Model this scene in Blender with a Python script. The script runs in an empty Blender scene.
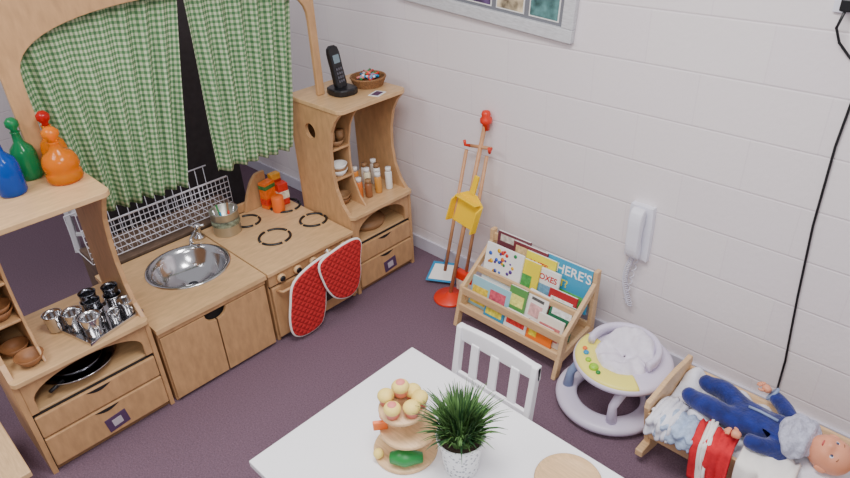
import bpy, bmesh, math, random
from mathutils import Vector, Matrix, noise
random.seed(4)
pi=math.pi
# ---------------------------------------------------------------- materials
def srgb(c):
    return tuple(((x/255)/12.92 if x/255<=.04045 else (((x/255)+.055)/1.055)**2.4) for x in c)+(1,)
def mat(name,col,rough=.55,metal=0,var=0,scale=30,bump=0,bscale=200,trans=0,stretch=None,sheen=0):
    m=bpy.data.materials.new(name); m.use_nodes=True; nt=m.node_tree; b=nt.nodes['Principled BSDF']
    c=srgb(col); b.inputs['Base Color'].default_value=c; b.inputs['Roughness'].default_value=rough; b.inputs['Metallic'].default_value=metal
    if trans: b.inputs['Transmission Weight'].default_value=trans
    if sheen: b.inputs['Sheen Weight'].default_value=sheen
    tc=nt.nodes.new('ShaderNodeTexCoord'); mp=nt.nodes.new('ShaderNodeMapping'); nt.links.new(tc.outputs['Object'],mp.inputs[0])
    if stretch: mp.inputs['Scale'].default_value=stretch
    if var:
        n=nt.nodes.new('ShaderNodeTexNoise'); n.inputs['Scale'].default_value=scale; n.inputs['Detail'].default_value=4
        nt.links.new(mp.outputs[0],n.inputs[0])
        r=nt.nodes.new('ShaderNodeValToRGB'); r.color_ramp.elements[0].position=.3; r.color_ramp.elements[1].position=.7
        r.color_ramp.elements[0].color=tuple(max(0,x*(1-var)) for x in c[:3])+(1,)
        r.color_ramp.elements[1].color=tuple(min(1,x*(1+var)) for x in c[:3])+(1,)
        nt.links.new(n.outputs[0],r.inputs[0]); nt.links.new(r.outputs[0],b.inputs['Base Color'])
    if bump:
        n2=nt.nodes.new('ShaderNodeTexNoise'); n2.inputs['Scale'].default_value=bscale; nt.links.new(tc.outputs['Object'],n2.inputs[0])
        bp=nt.nodes.new('ShaderNodeBump'); bp.inputs['Strength'].default_value=bump; bp.inputs['Distance'].default_value=.004
        nt.links.new(n2.outputs[0],bp.inputs['Height']); nt.links.new(bp.outputs[0],b.inputs['Normal'])
    return m
WOOD=mat('beech_wood',(192,150,106),.42,var=.13,scale=14,stretch=(3,3,1))
WOODH=mat('beech_wood_top',(208,170,124),.38,var=.12,scale=12,stretch=(5,1,1))
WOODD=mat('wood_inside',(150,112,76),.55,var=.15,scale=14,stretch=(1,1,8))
PALEW=mat('pale_wood',(214,178,134),.45,var=.12,scale=20,stretch=(1,8,8))
POLEW=mat('pole_wood',(200,148,106),.45,var=.15,scale=20)
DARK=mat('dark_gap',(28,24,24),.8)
BLACK=mat('black_plastic',(22,22,26),.35)
STEEL=mat('steel',(205,205,208),.16,1.0)
STEELD=mat('dark_steel',(110,112,120),.22,1.0)
WHITE=mat('white_paint',(242,242,247),.4)
WHITEP=mat('white_plastic',(232,232,244),.3)
LAV=mat('lavender_plastic',(212,204,226),.35)
LAVB=mat('blue_grey_plastic',(132,150,186),.4)
YEL=mat('yellow_plastic',(250,206,10),.35)
PYEL=mat('pale_yellow_plastic',(240,228,110),.4)
RED=mat('red_plastic',(224,54,28),.35)
ORANGE=mat('orange_plastic',(238,112,40),.4)
GREEN=mat('green_plastic',(30,130,60),.4)
LGREEN=mat('lime_plastic',(150,200,40),.4)
BLUE=mat('blue_plastic',(40,140,190),.4)
PINK=mat('pink_wrapper',(222,130,120),.6,bump=.4,bscale=80)
CREAM=mat('cream_yellow',(240,214,120),.6,bump=.3,bscale=90)
SKIN=mat('doll_skin',(226,152,118),.45)
LIP=mat('doll_lips',(200,90,90),.4)
SUIT=mat('blue_velour',(20,36,112),.9,var=.4,scale=25,bump=.8,bscale=110,sheen=.3)
FLEECE=mat('grey_fleece',(184,186,206),.95,var=.2,scale=70,bump=1,bscale=160)
REDCLOTH=mat('red_cloth',(206,30,44),.9,var=.1,scale=60,bump=.4,bscale=150)
WHCLOTH=mat('white_quilt',(226,226,236),.9,var=.10,scale=18,bump=.5,bscale=60)
BLUECL=mat('pale_blue_blanket',(168,186,214),.9,var=.2,scale=60,bump=.5,bscale=120)
TRIMW=mat('white_trim',(240,236,232),.8)
WICK=mat('wicker',(140,98,60),.7,var=.35,scale=120,bump=1,bscale=150)
PAPER=mat('white_paper',(238,238,236),.6)
LEAF=mat('grass_leaf',(84,120,66),.5,var=.4,scale=30)
LEAFD=mat('grass_leaf_dark',(44,80,46),.5)
SOIL=mat('soil',(50,36,28),.9)
PURP=mat('purple_label',(84,60,92),.4)
def glass(name,c):
    m=mat(name,c,.12,trans=.5); m.node_tree.nodes['Principled BSDF'].inputs['IOR'].default_value=1.35; return m
GBLUE=glass('blue_glass',(10,90,200)); GGREEN=glass('green_glass',(40,150,90)); GYEL=glass('amber_glass',(250,140,10)); GRED=glass('red_glass',(210,30,20))
def gingham(name,period,cw,cm,cd):
    m=bpy.data.materials.new(name); m.use_nodes=True; nt=m.node_tree; b=nt.nodes['Principled BSDF']; b.inputs['Roughness'].default_value=.9
    uv=nt.nodes.new('ShaderNodeUVMap'); sp=nt.nodes.new('ShaderNodeSeparateXYZ'); nt.links.new(uv.outputs[0],sp.inputs[0])
    outs=[]
    for i in (0,1):
        a=nt.nodes.new('ShaderNodeMath'); a.operation='MULTIPLY'; a.inputs[1].default_value=1/period; nt.links.new(sp.outputs[i],a.inputs[0])
        f=nt.nodes.new('ShaderNodeMath'); f.operation='FRACT'; nt.links.new(a.outputs[0],f.inputs[0])
        g=nt.nodes.new('ShaderNodeMath'); g.operation='GREATER_THAN'; g.inputs[1].default_value=.5; nt.links.new(f.outputs[0],g.inputs[0]); outs.append(g)
    s=nt.nodes.new('ShaderNodeMath'); s.operation='ADD'; nt.links.new(outs[0].outputs[0],s.inputs[0]); nt.links.new(outs[1].outputs[0],s.inputs[1])
    h=nt.nodes.new('ShaderNodeMath'); h.operation='MULTIPLY'; h.inputs[1].default_value=.5; nt.links.new(s.outputs[0],h.inputs[0])
    r=nt.nodes.new('ShaderNodeValToRGB'); r.color_ramp.interpolation='CONSTANT'
    r.color_ramp.elements[0].color=srgb(cw); r.color_ramp.elements[1].position=.75; r.color_ramp.elements[1].color=srgb(cd)
    e=r.color_ramp.elements.new(.3); e.color=srgb(cm)
    nt.links.new(h.outputs[0],r.inputs[0]); nt.links.new(r.outputs[0],b.inputs['Base Color']); return m
GING=gingham('green_gingham',.0235,(196,208,176),(130,162,118),(74,120,80))
def quilt():
    m=mat('red_quilt',(192,36,38),.85); nt=m.node_tree; b=nt.nodes['Principled BSDF']
    tc=[n for n in nt.nodes if n.type=='TEX_COORD'][0]; sp=nt.nodes.new('ShaderNodeSeparateXYZ'); nt.links.new(tc.outputs['Object'],sp.inputs[0])
    res=[]
    for op in ('ADD','SUBTRACT'):
        a=nt.nodes.new('ShaderNodeMath'); a.operation=op; nt.links.new(sp.outputs[1],a.inputs[0]); nt.links.new(sp.outputs[2],a.inputs[1])
        k=nt.nodes.new('ShaderNodeMath'); k.operation='MULTIPLY'; k.inputs[1].default_value=85; nt.links.new(a.outputs[0],k.inputs[0])
        s=nt.nodes.new('ShaderNodeMath'); s.operation='SINE'; nt.links.new(k.outputs[0],s.inputs[0])
        ab=nt.nodes.new('ShaderNodeMath'); ab.operation='ABSOLUTE'; nt.links.new(s.outputs[0],ab.inputs[0]); res.append(ab)
    mn=nt.nodes.new('ShaderNodeMath'); mn.operation='MINIMUM'; nt.links.new(res[0].outputs[0],mn.inputs[0]); nt.links.new(res[1].outputs[0],mn.inputs[1])
    bp=nt.nodes.new('ShaderNodeBump'); bp.inputs['Strength'].default_value=.7; bp.inputs['Distance'].default_value=.008
    nt.links.new(mn.outputs[0],bp.inputs['Height']); nt.links.new(bp.outputs[0],b.inputs['Normal'])
    return m
QUILT=quilt()
def wallmat(name,axis):
    m=mat(name,(236,226,228),.5); nt=m.node_tree; b=nt.nodes['Principled BSDF']
    tc=nt.nodes.new('ShaderNodeTexCoord'); sp=nt.nodes.new('ShaderNodeSeparateXYZ'); cb=nt.nodes.new('ShaderNodeCombineXYZ')
    nt.links.new(tc.outputs['Object'],sp.inputs[0]); nt.links.new(sp.outputs[axis],cb.inputs[0])
    ad=nt.nodes.new('ShaderNodeMath'); ad.inputs[1].default_value=.06; nt.links.new(sp.outputs[2],ad.inputs[0]); nt.links.new(ad.outputs[0],cb.inputs[1])
    def brick(ms,bw):
        br=nt.nodes.new('ShaderNodeTexBrick'); br.inputs['Scale'].default_value=1; br.inputs['Mortar Size'].default_value=ms; br.inputs['Mortar Smooth'].default_value=1
        br.inputs['Brick Width'].default_value=bw; br.inputs['Row Height'].default_value=.202; nt.links.new(cb.outputs[0],br.inputs[0]); return br
    br=brick(.004,.44)
    br.inputs['Color1'].default_value=srgb((238,231,233)); br.inputs['Color2'].default_value=srgb((236,228,232)); br.inputs['Mortar'].default_value=srgb((230,221,226))
    nt.links.new(br.outputs[0],b.inputs['Base Color'])
    row=brick(.006,60)
    n=nt.nodes.new('ShaderNodeTexNoise'); n.inputs['Scale'].default_value=45; n.inputs['Detail'].default_value=6; nt.links.new(tc.outputs['Object'],n.inputs[0])
    n2=nt.nodes.new('ShaderNodeTexNoise'); n2.inputs['Scale'].default_value=5; nt.links.new(tc.outputs['Object'],n2.inputs[0])
    a1=nt.nodes.new('ShaderNodeMath'); a1.operation='MULTIPLY_ADD'; a1.inputs[1].default_value=.8; nt.links.new(n.outputs[0],a1.inputs[0]); nt.links.new(n2.outputs[0],a1.inputs[2])
    mx=nt.nodes.new('ShaderNodeMath'); mx.operation='MULTIPLY_ADD'; mx.inputs[1].default_value=-.25; nt.links.new(br.outputs['Fac'],mx.inputs[0]); nt.links.new(a1.outputs[0],mx.inputs[2])
    mx2=nt.nodes.new('ShaderNodeMath'); mx2.operation='MULTIPLY_ADD'; mx2.inputs[1].default_value=-1.3; nt.links.new(row.outputs['Fac'],mx2.inputs[0]); nt.links.new(mx.outputs[0],mx2.inputs[2])
    bp=nt.nodes.new('ShaderNodeBump'); bp.inputs['Strength'].default_value=.3; bp.inputs['Distance'].default_value=.006; nt.links.new(mx2.outputs[0],bp.inputs['Height']); nt.links.new(bp.outputs[0],b.inputs['Normal'])
    return m
WALL=wallmat('painted_block_x',0); WALLY=wallmat('painted_block_y',1)
CARPET=mat('purple_carpet',(116,92,108),.95,var=.28,scale=160,bump=1,bscale=350)
# ---------------------------------------------------------------- builders
class G:
    def __init__(s,name,loc=(0,0,0),rot=0,world=True,tilt=None):
        s.e=bpy.data.objects.new(name,None); bpy.context.collection.objects.link(s.e); s.e.location=loc; s.e.empty_display_size=.05
        if tilt: s.e.rotation_euler=tilt
        else: s.e.rotation_euler=(0,0,rot)
        s.off=Vector(loc) if world else Vector((0,0,0))
def fin(g,name,bm,m,smooth=False,bev=0,sub=0,uv=None):
    bmesh.ops.recalc_face_normals(bm,faces=bm.faces)
    if g: bmesh.ops.translate(bm,verts=bm.verts,vec=-g.off)
    me=bpy.data.meshes.new(name); bm.to_mesh(me); bm.free(); me.materials.append(m)
    if smooth:
        for p in me.polygons: p.use_smooth=True
    o=bpy.data.objects.new(name,me); bpy.context.collection.objects.link(o)
    if g: o.parent=g.e
    if bev:
        b=o.modifiers.new('b','BEVEL'); b.width=bev; b.segments=2; b.limit_method='ANGLE'; b.angle_limit=math.radians(40)
    if sub:
        s=o.modifiers.new('s','SUBSURF'); s.levels=sub; s.render_levels=sub
    return o
def box(g,name,a,b,m,bev=.004,M=None):
    bm=bmesh.new(); bmesh.ops.create_cube(bm,size=1)
    for v in bm.verts:
        v.co=Vector([(a[i]+b[i])/2+v.co[i]*(b[i]-a[i]) for i in range(3)])
        if M: v.co=M@v.co
    return fin(g,name,bm,m,bev=bev)
def prism(g,name,pts,axis,a0,a1,m,bev=.003,hole=None,smooth=False,sub=0,M=None):
    pts=list(pts)
    if hole:
        cx,cy,r=hole
        k=min(range(len(pts)),key=lambda i:(pts[i][0]-cx)**2+(pts[i][1]-cy)**2)
        area=sum(pts[i][0]*pts[(i+1)%len(pts)][1]-pts[(i+1)%len(pts)][0]*pts[i][1] for i in range(len(pts)))
        s=-1 if area>0 else 1; a=math.atan2(pts[k][1]-cy,pts[k][0]-cx)
        rg=[(cx+r*math.cos(a+s*2*pi*j/40),cy+r*math.sin(a+s*2*pi*j/40)) for j in range(41)]
        pts=pts[:k+1]+rg+pts[k:]
        bev=0
    bm=bmesh.new()
    def mk(p,a):
        v=[p[0],p[1]]; v.insert(axis,a); v=Vector(v); return M@v if M else v
    v0=[bm.verts.new(mk(p,a0)) for p in pts]; v1=[bm.verts.new(mk(p,a1)) for p in pts]
    bm.faces.new(v0); bm.faces.new(list(reversed(v1)))
    n=len(pts)
    for i in range(n):
        j=(i+1)%n
        if (Vector(pts[i])-Vector(pts[j])).length<1e-6: continue
        bm.faces.new([v0[i],v0[j],v1[j],v1[i]])
    return fin(g,name,bm,m,bev=bev,smooth=smooth,sub=sub)
def lathe(g,name,prof,c,m,seg=32,M=None,closed=False):
    bm=bmesh.new(); rings=[]
    for r,z in prof:
        rings.append([bm.verts.new(Vector((r*math.cos(2*pi*i/seg),r*math.sin(2*pi*i/seg),z))) for i in range(seg)])
    for a,b in zip(rings,rings[1:]):
        for i in range(seg): bm.faces.new([a[i],a[(i+1)%seg],b[(i+1)%seg],b[i]])
    bmesh.ops.remove_doubles(bm,verts=bm.verts,dist=1e-6)
    for v in bm.verts:
        if M: v.co=M@v.co
        v.co+=Vector(c)
    return fin(g,name,bm,m,smooth=True)
def tube(g,name,pts,r,m,seg=8,closed=False):
    pts=[Vector(p) for p in pts]; bm=bmesh.new(); rings=[]; n=len(pts); up=Vector((0,0,1)); prev=None
    for i,p in enumerate(pts):
        if closed: t=(pts[(i+1)%n]-pts[i-1]).normalized()
        else: t=(pts[min(i+1,n-1)]-pts[max(i-1,0)]).normalized()
        if prev is None:
            a=t.cross(up) if abs(t.dot(up))<.95 else t.cross(Vector((1,0,0)))
        else: a=prev-t*prev.dot(t)
        a.normalize(); prev=a; b=t.cross(a)
        rr=r[i] if isinstance(r,(list,tuple)) else r
        rings.append([bm.verts.new(p+a*rr*math.cos(2*pi*k/seg)+b*rr*math.sin(2*pi*k/seg)) for k in range(seg)])
    rng=range(n) if closed else range(n-1)
    for i in rng:
        a,b=rings[i],rings[(i+1)%n]
        for k in range(seg): bm.faces.new([a[k],a[(k+1)%seg],b[(k+1)%seg],b[k]])
    if not closed: bm.faces.new(rings[0]); bm.faces.new(rings[-1])
    return fin(g,name,bm,m,smooth=True)
def ball(g,name,c,r,m,sc=(1,1,1),M=None,seg=24):
    bm=bmesh.new(); bmesh.ops.create_uvsphere(bm,u_segments=seg,v_segments=seg//2,radius=r)
    for v in bm.verts:
        v.co=Vector((v.co.x*sc[0],v.co.y*sc[1],v.co.z*sc[2]))
        if M: v.co=M@v.co
        v.co+=Vector(c)
    return fin(g,name,bm,m,smooth=True)
def ring(c,r,n=40,a0=0,a1=2*pi,closed=True,ry=None):
    k=n if closed else n-1
    return [(c[0]+r*math.cos(a0+(a1-a0)*i/k),c[1]+(ry or r)*math.sin(a0+(a1-a0)*i/k),c[2]) for i in range(n)]
def skin(g,name,vs,es,rs,m,sub=2):
    me=bpy.data.meshes.new(name); me.from_pydata([Vector(v)-g.off for v in vs],es,[]); me.materials.append(m)
    o=bpy.data.objects.new(name,me); bpy.context.collection.objects.link(o); o.parent=g.e
    sk=o.modifiers.new('k','SKIN'); sk.use_smooth_shade=True
    for i,r in enumerate(rs):
        d=me.skin_vertices[0].data[i]; d.radius=(r,r) if not isinstance(r,tuple) else r; d.use_root=(i==0)
    s=o.modifiers.new('s','SUBSURF'); s.levels=sub; s.render_levels=sub
    return o
def sheet(g,name,f,nu,nv,m,thick=.006,uvs=None):
    bm=bmesh.new(); V=[[bm.verts.new(Vector(f(i/nu,j/nv))) for j in range(nv+1)] for i in range(nu+1)]
    uvl=bm.loops.layers.uv.new('UVMap') if uvs else None
    for i in range(nu):
        for j in range(nv):
            fc=bm.faces.new([V[i][j],V[i+1][j],V[i+1][j+1],V[i][j+1]])
            if uvs:
                for l,(a,b) in zip(fc.loops,((i,j),(i+1,j),(i+1,j+1),(i,j+1))): l[uvl].uv=uvs(a/nu,b/nv)
    if g: bmesh.ops.translate(bm,verts=bm.verts,vec=-g.off)
    me=bpy.data.meshes.new(name); bm.to_mesh(me); bm.free(); me.materials.append(m)
    for p in me.polygons: p.use_smooth=True
    o=bpy.data.objects.new(name,me); bpy.context.collection.objects.link(o)
    if g: o.parent=g.e
    if thick:
        s=o.modifiers.new('t','SOLIDIFY'); s.thickness=thick; s.offset=0
    return o
def smooth(P,n=5):
    out=[]
    for i in range(len(P)):
        p0,p1,p2,p3=[Vector(P[(i+k-1)%len(P)]) for k in range(4)]
        for j in range(n):
            t=j/n; v=.5*((2*p1)+(p2-p0)*t+(2*p0-5*p1+4*p2-p3)*t*t+(3*p1-p0-3*p2+p3)*t**3); out.append((v.x,v.y))
    return out
# ---------------------------------------------------------------- room
box(None,'floor',(-2.2,-4.6,-.1),(5.2,.1,0),CARPET,0)
box(None,'wall_right',(-2.2,0,0),(5.2,.12,2.8),WALL,0)
box(None,'wall_left',(-2.3,-4.6,0),(-2.2,.12,2.8),WALLY,0)
box(None,'baseboard_right',(-2.2,-.014,0),(5.2,0,.085),mat('baseboard_paint',(214,212,226),.4),.003)
# ---------------------------------------------------------------- play shelf towers
TX0,TX1=.58,1.0
def arcp(y0,y1,zb,zt,zs,n=16):
    pts=[(y0,zb),(y0,zs)]
    for i in range(1,n):
        a=pi-pi*i/n; pts.append(((y0+y1)/2+(y1-y0)/2*math.cos(a),zs+(zt-zs)*math.sin(a)))
    return pts+[(y1,zs),(y1,zb)]
def tower(name,y0,y1,H,ov=.006):
    g=G(name,((TX0+TX1)/2,(y0+y1)/2,0)); T=.02
    prof=[(TX0,0),(TX1-.012,0),(TX1-.012,.47),(.975,.49),(.93,.54),(.895,.62),(.88,.72),(.885,.83),(.91,.93),(.945,.99),(.985,H-.03),(.985,H-.02),(TX0,H-.02)]
    prism(g,'side_left',prof,1,y0,y0+T,WOOD,hole=(.74,.90,.042))
    prism(g,'side_right',prof,1,y1-T,y1,WOOD)
    tp=[(TX0-.005,y0-.006)]
    for i in range(7): a=-pi/2+pi/2*i/6; tp.append((TX1-.03+.035*math.cos(a),y0+.029+.035*math.sin(a)))
    for i in range(7): a=pi/2*i/6; tp.append((TX1-.03+.035*math.cos(a),y1+ov-.035+.035*math.sin(a)))
    tp.append((TX0-.005,y1+ov))
    prism(g,'top',tp,2,H-.022,H,WOODH)
    box(g,'top_rail',(.90,y0+T,H-.055),(.915,y1-T,H-.022),WOOD)
    yd=y0+.145
    dv=[(TX0+.01,.49)]+[(x-.015,z) for x,z in prof[3:-1]]+[(TX0+.01,H-.02)]
    prism(g,'cubby_divider',dv,1,yd-.012,yd,WOOD)
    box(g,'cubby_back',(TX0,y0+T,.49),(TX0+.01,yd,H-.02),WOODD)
    for k,z in enumerate((.645,.81)):
        box(g,'cubby_shelf_%d'%k,(TX0+.01,y0+T,z),(.875,yd-.012,z+.012),WOOD)
    sp=[(TX0,y0+.001)]+[(TX1-.02+.03*math.cos(a),y0+.02+.02*math.sin(a)) for a in [-pi/2+pi/2*i/5 for i in range(6)]]+[(TX1-.02+.03*math.cos(a),y1-.02+.02*math.sin(a)) for a in [pi/2*i/5 for i in range(6)]]+[(TX0,y1-.001)]
    prism(g,'counter_shelf',sp,2,.468,.49,WOODH)
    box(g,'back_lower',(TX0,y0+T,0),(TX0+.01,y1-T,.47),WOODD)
    box(g,'lower_shelf',(TX0,y0+T,.298),(TX1-.03,y1-T,.31),WOODH)
    ar=[(y0+T,.31)]+arcp(y0+.05,y1-.05,.31,.45,.37)+[(y1-T,.31),(y1-T,.468),(y0+T,.468)]
    prism(g,'arched_front',ar,0,TX1-.03,TX1-.014,WOOD)
    box(g,'drawer_upper',(TX1-.04,y0+T+.003,.19),(TX1-.008,y1-T-.003,.295),WOOD,.005)
    box(g,'drawer_lower',(TX1-.04,y0+T+.003,.035),(TX1-.004,y1-T-.003,.183),WOOD,.005)
    box(g,'plinth',(TX1-.06,y0+T,0),(TX1-.03,y1-T,.03),WOODD)
    box(g,'drawer_gap',(TX1-.045,y0+T,.03),(TX1-.020,y1-T,.30),DARK,0)
    ym=(y0+y1)/2
    for z,x in ((.288,TX1-.008),(.176,TX1-.004)):
        pts=[(ym-.05+.1*i/12, z-.016*math.sin(pi*i/12)) for i in range(13)]
        prism(g,'drawer_grip',pts,0,x-.004,x+.0015,DARK,0)
    M=Matrix.Translation((0,ym+.02,.09))@Matrix.Rotation(.12,4,'X')
    box(g,'picture_label',(TX1-.004,-.045,-.035),(TX1-.001,.045,.035),PURP,.001,M)
    box(g,'label_photo',(TX1-.001,-.02,-.018),(TX1,.02,.018),mat('label_photo',(190,180,190),.4),0,M)
    return g
tower('play_shelf_unit',-2.20,-1.672,1.075,.018)
tower('play_shelf_unit',-.575,-.14,1.06)
# ---------------------------------------------------------------- arch frame
AY0,AY1=-1.785,-.455
ga=G('curtain_arch_frame',(.66,-1.1,1.07))
def ax(y): return .60+(y-AY0)/(AY1-AY0)*.12
AM=Matrix(((1,.12/(AY1-AY0),0,.60-AY0*.12/(AY1-AY0)),(0,1,0,0),(0,0,1,0),(0,0,0,1)))
PW=.065
outer=[(AY0,1.076),(AY0+PW,1.076)]
ins=[(AY0+PW,1.36)]
n=28; ya,yb=AY0+PW,AY1-.038
for i in range(n+1):
    a=pi-pi*i/n; ins.append(((ya+yb)/2+(yb-ya)/2*(abs(math.cos(a))**.85)*(1 if math.cos(a)>0 else -1),1.42+.22*math.sin(a)**.75))
ins.append((yb,1.36))
prism(ga,'arch_board',outer+ins+[(AY1-.038,1.062),(AY1,1.062),(AY1,1.8),(AY0,1.8)],0,0,.022,WOOD,.003,M=AM)
tube(ga,'curtain_rod',[(ax(AY0)-.03,AY0+.02,1.66),(ax(AY1)-.03,AY1-.02,1.66)],.008,WOOD)
def curtain(name,yl0,yr0,yl1,yr1,zt,zb,nf,ph):
    g=G(name,(ax((yl0+yr0)/2)-.03,(yl0+yr0)/2,zb))
    def f(s,t):
        y=(yl0*(1-t)+yl1*t)*(1-s)+(yr0*(1-t)+yr1*t)*s
        z=zt+(zb-zt)*t+.006*math.sin(s*23+ph)*t
        amp=.011+.015*t
        return (ax(y)-.045+amp*math.sin(2*pi*nf*s+ph+.9*math.sin(s*7+t*2))+.006*math.sin(s*41+t*5),y,z)
    w=abs(yr0-yl0)*1.45
    sheet(g,'cloth',f,220,30,GING,.002,uvs=lambda s,t:(s*w,t*(zt-zb)))
curtain('gingham_curtain',-1.735,-1.05,-1.68,-1.215,1.67,.80,8,.4)
curtain('gingham_curtain',-1.035,-.51,-1.045,-.63,1.67,.81,6.5,2.1)
# ---------------------------------------------------------------- sink unit
CX0,CX1=.38,1.0; ZC=.42
def knob(g,c,r,m,h=.018):
    lathe(g,'knob',[(0,0),(r,0),(r,h*.7),(r*.8,h),(0,h)],c,m,seg=20,M=Matrix.Rotation(pi/2,4,'Y'))
gs=G('play_sink_cabinet',(.7,-1.385,0)); a,b=-1.664,-1.118
rr=.178; sc=(.65,-1.32)
prism(gs,'counter_top',[(CX0,a),(CX1+.012,a),(CX1+.012,b),(CX0,b)],2,ZC-.022,ZC,WOODH,hole=(sc[0],sc[1],rr))
box(gs,'side_left',(CX0,a+.005,0),(CX1-.02,a+.025,ZC-.022),WOOD); box(gs,'side_right',(CX0,b-.025,0),(CX1-.02,b-.005,ZC-.022),WOOD)
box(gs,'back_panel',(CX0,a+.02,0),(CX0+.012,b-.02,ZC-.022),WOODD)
box(gs,'top_rail',(CX1-.03,a+.005,.37),(CX1,b-.005,ZC-.022),WOOD)
ym=(a+b)/2
def door(n,y0,y1,side):
    if side>0:
        pts=[(y0,.02),(y1,.02)]+[(y1-.05*math.sin(pi/2*i/8),.318+.047*(1-math.cos(pi/2*i/8))) for i in range(9)]+[(y0,.365)]
    else:
        pts=[(y0,.02),(y1,.02),(y1,.365)]+[(y0+.05*math.sin(pi/2*i/8),.318+.047*(1-math.cos(pi/2*i/8))) for i in range(8,-1,-1)]
    prism(gs,n,pts,0,CX1-.018,CX1-.001,WOOD,.002)
door('door_left',a+.01,ym-.003,1); door('door_right',ym+.003,b-.01,-1)
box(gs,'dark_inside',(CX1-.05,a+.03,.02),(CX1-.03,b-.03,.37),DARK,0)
lathe(gs,'steel_bowl',[(rr+.022,.001),(rr+.022,.006),(rr+.012,.008),(rr,.004),(rr-.012,-.02),(rr-.03,-.07),(rr-.07,-.10),(.03,-.108),(.025,-.112),(0,-.112)],(sc[0],sc[1],ZC),STEEL,seg=56)
lathe(gs,'drain',[(0,-.104),(.024,-.104),(.026,-.108)],(sc[0],sc[1],ZC),STEELD,seg=20)
fx,fy=.445,-1.145
lathe(gs,'faucet_base',[(0,.0),(.03,.0),(.028,.012),(.016,.02),(.014,.055),(.02,.06),(.02,.075),(.008,.085),(0,.085)],(fx,fy,ZC),STEEL,seg=20)
tube(gs,'faucet_spout',[(fx,fy,ZC+.045),(fx+.04,fy-.04,ZC+.062),(fx+.075,fy-.075,ZC+.058),(fx+.09,fy-.09,ZC+.035)],.009,STEEL)
for d in (-1,1): tube(gs,'faucet_tap',[(fx,fy,ZC+.068),(fx+.028*d,fy+.028*d,ZC+.075)],.008,STEEL)
# ---------------------------------------------------------------- stove
gv=G('play_stove',(.7,-.845,0)); a,b=-1.11,-.583
box(gv,'hob_top',(CX0,a,ZC-.022),(CX1+.012,b,ZC),WOODH)
box(gv,'side_left',(CX0,a+.005,0),(CX1-.02,a+.025,ZC-.022),WOOD); box(gv,'side_right',(CX0,b-.025,0),(CX1-.02,b-.005,ZC-.022),WOOD)
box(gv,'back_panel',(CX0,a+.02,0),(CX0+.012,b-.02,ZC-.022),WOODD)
box(gv,'control_panel',(CX1-.03,a+.005,.335),(CX1,b-.005,ZC-.022),WOOD)
box(gv,'oven_door',(CX1-.02,a+.012,.03),(CX1+.003,b-.012,.325),WOOD,.005)
box(gv,'oven_window',(CX1+.002,a+.10,.09),(CX1+.0045,b-.10,.23),mat('oven_window',(70,56,44),.2),.001)
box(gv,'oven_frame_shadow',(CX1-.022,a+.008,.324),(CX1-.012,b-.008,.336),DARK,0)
tube(gv,'oven_rail',[(CX1,a+.04,.30),(CX1+.035,a+.05,.305),(CX1+.035,b-.05,.305),(CX1,b-.04,.30)],.008,WOOD)
for i in range(5): knob(gv,(CX1,a+.07+i*.096,.367),.023,WOODH,.022)
for i in range(5): knob(gv,(CX1+.016,a+.07+i*.096,.367),.015,BLACK,.012)
for x,y,r in ((.50,-.645,.080),(.755,-.645,.070),(.745,-.885,.080),(.49,-.885,.066)):
    for k in range(4):
        tube(gv,'burner_ring',ring((x,y,ZC+.002),r,14,k*pi/2+.12,k*pi/2+pi/2-.12,False),.0072,BLACK,seg=6)
box(gv,'backsplash',(CX0-.02,-1.0,ZC),(CX0,-.60,ZC+.05),WOOD)
prism(gv,'backsplash_end',[(-.84,ZC)]+[(-.84+.12*i/8,ZC+.20*math.sin(pi/2*i/8)**.8) for i in range(1,9)]+[(-.68,ZC+.20),(-.68,ZC)],0,CX0,CX0+.02,WOOD)
# grocery cartons behind the hob
gb=G('toy_grocery_cartons',(.44,-.64,ZC))
def carton(n,x,y,w,d,h,c,bands,rz):
    M=Matrix.Translation((x,y,ZC+.001))@Matrix.Rotation(rz,4,'Z')
    box(gb,n,(-d/2,-w/2,0),(d/2,w/2,h),mat(n,c,.4,var=.15,scale=40),.003,M)
    for j,(z0,z1,cc) in enumerate(bands):
        box(gb,n+'_band_%d'%j,(-d/2-.001,-w/2-.001,z0*h),(d/2+.001,w/2+.001,z1*h),mat(n+'_b%d'%j,cc,.4,var=.3,scale=60),.001,M)
carton('orange_carton',.44,-.705,.075,.05,.155,(232,110,30),[(.15,.4,(210,50,30)),(.75,.9,(60,120,60))],.2)
carton('red_carton',.47,-.635,.06,.05,.13,(206,46,34),[(.3,.65,(240,225,200))],-.1)
carton('yellow_carton',.41,-.632,.06,.04,.17,(238,170,60),[(.5,.8,(200,60,40))],.0)
lathe(gb,'orange_tin',[(0,0),(.033,0),(.034,.003),(.034,.085),(.031,.088),(0,.088)],(.52,-.70,ZC),ORANGE,seg=24)
# ---------------------------------------------------------------- oven mitts
gm=G('double_oven_mitt',(1.055,-.82,.25))
def mitt(n,pts,x):
    prism(gm,n,pts,0,x,x+.024,QUILT,.009)
    tube(gm,n+'_trim',[(x+.012,p[0],p[1]) for p in pts],.0068,TRIMW,closed=True)
mitt('mitt_left',smooth([(-1.01,.35),(-1.05,.24),(-1.07,.13),(-1.055,.055),(-.99,.025),(-.90,.04),(-.86,.12),(-.835,.24),(-.78,.34),(-.76,.40),(-.88,.40)]),1.055)
mitt('mitt_right',smooth([(-.87,.395),(-.86,.28),(-.83,.20),(-.79,.15),(-.72,.125),(-.665,.15),(-.635,.22),(-.625,.31),(-.61,.40),(-.65,.435),(-.76,.43)]),1.082)
tube(gm,'hanging_loop',[(1.09,-.80,.40),(1.07,-.80,.435),(1.05,-.80,.41)],.004,TRIMW)
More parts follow.
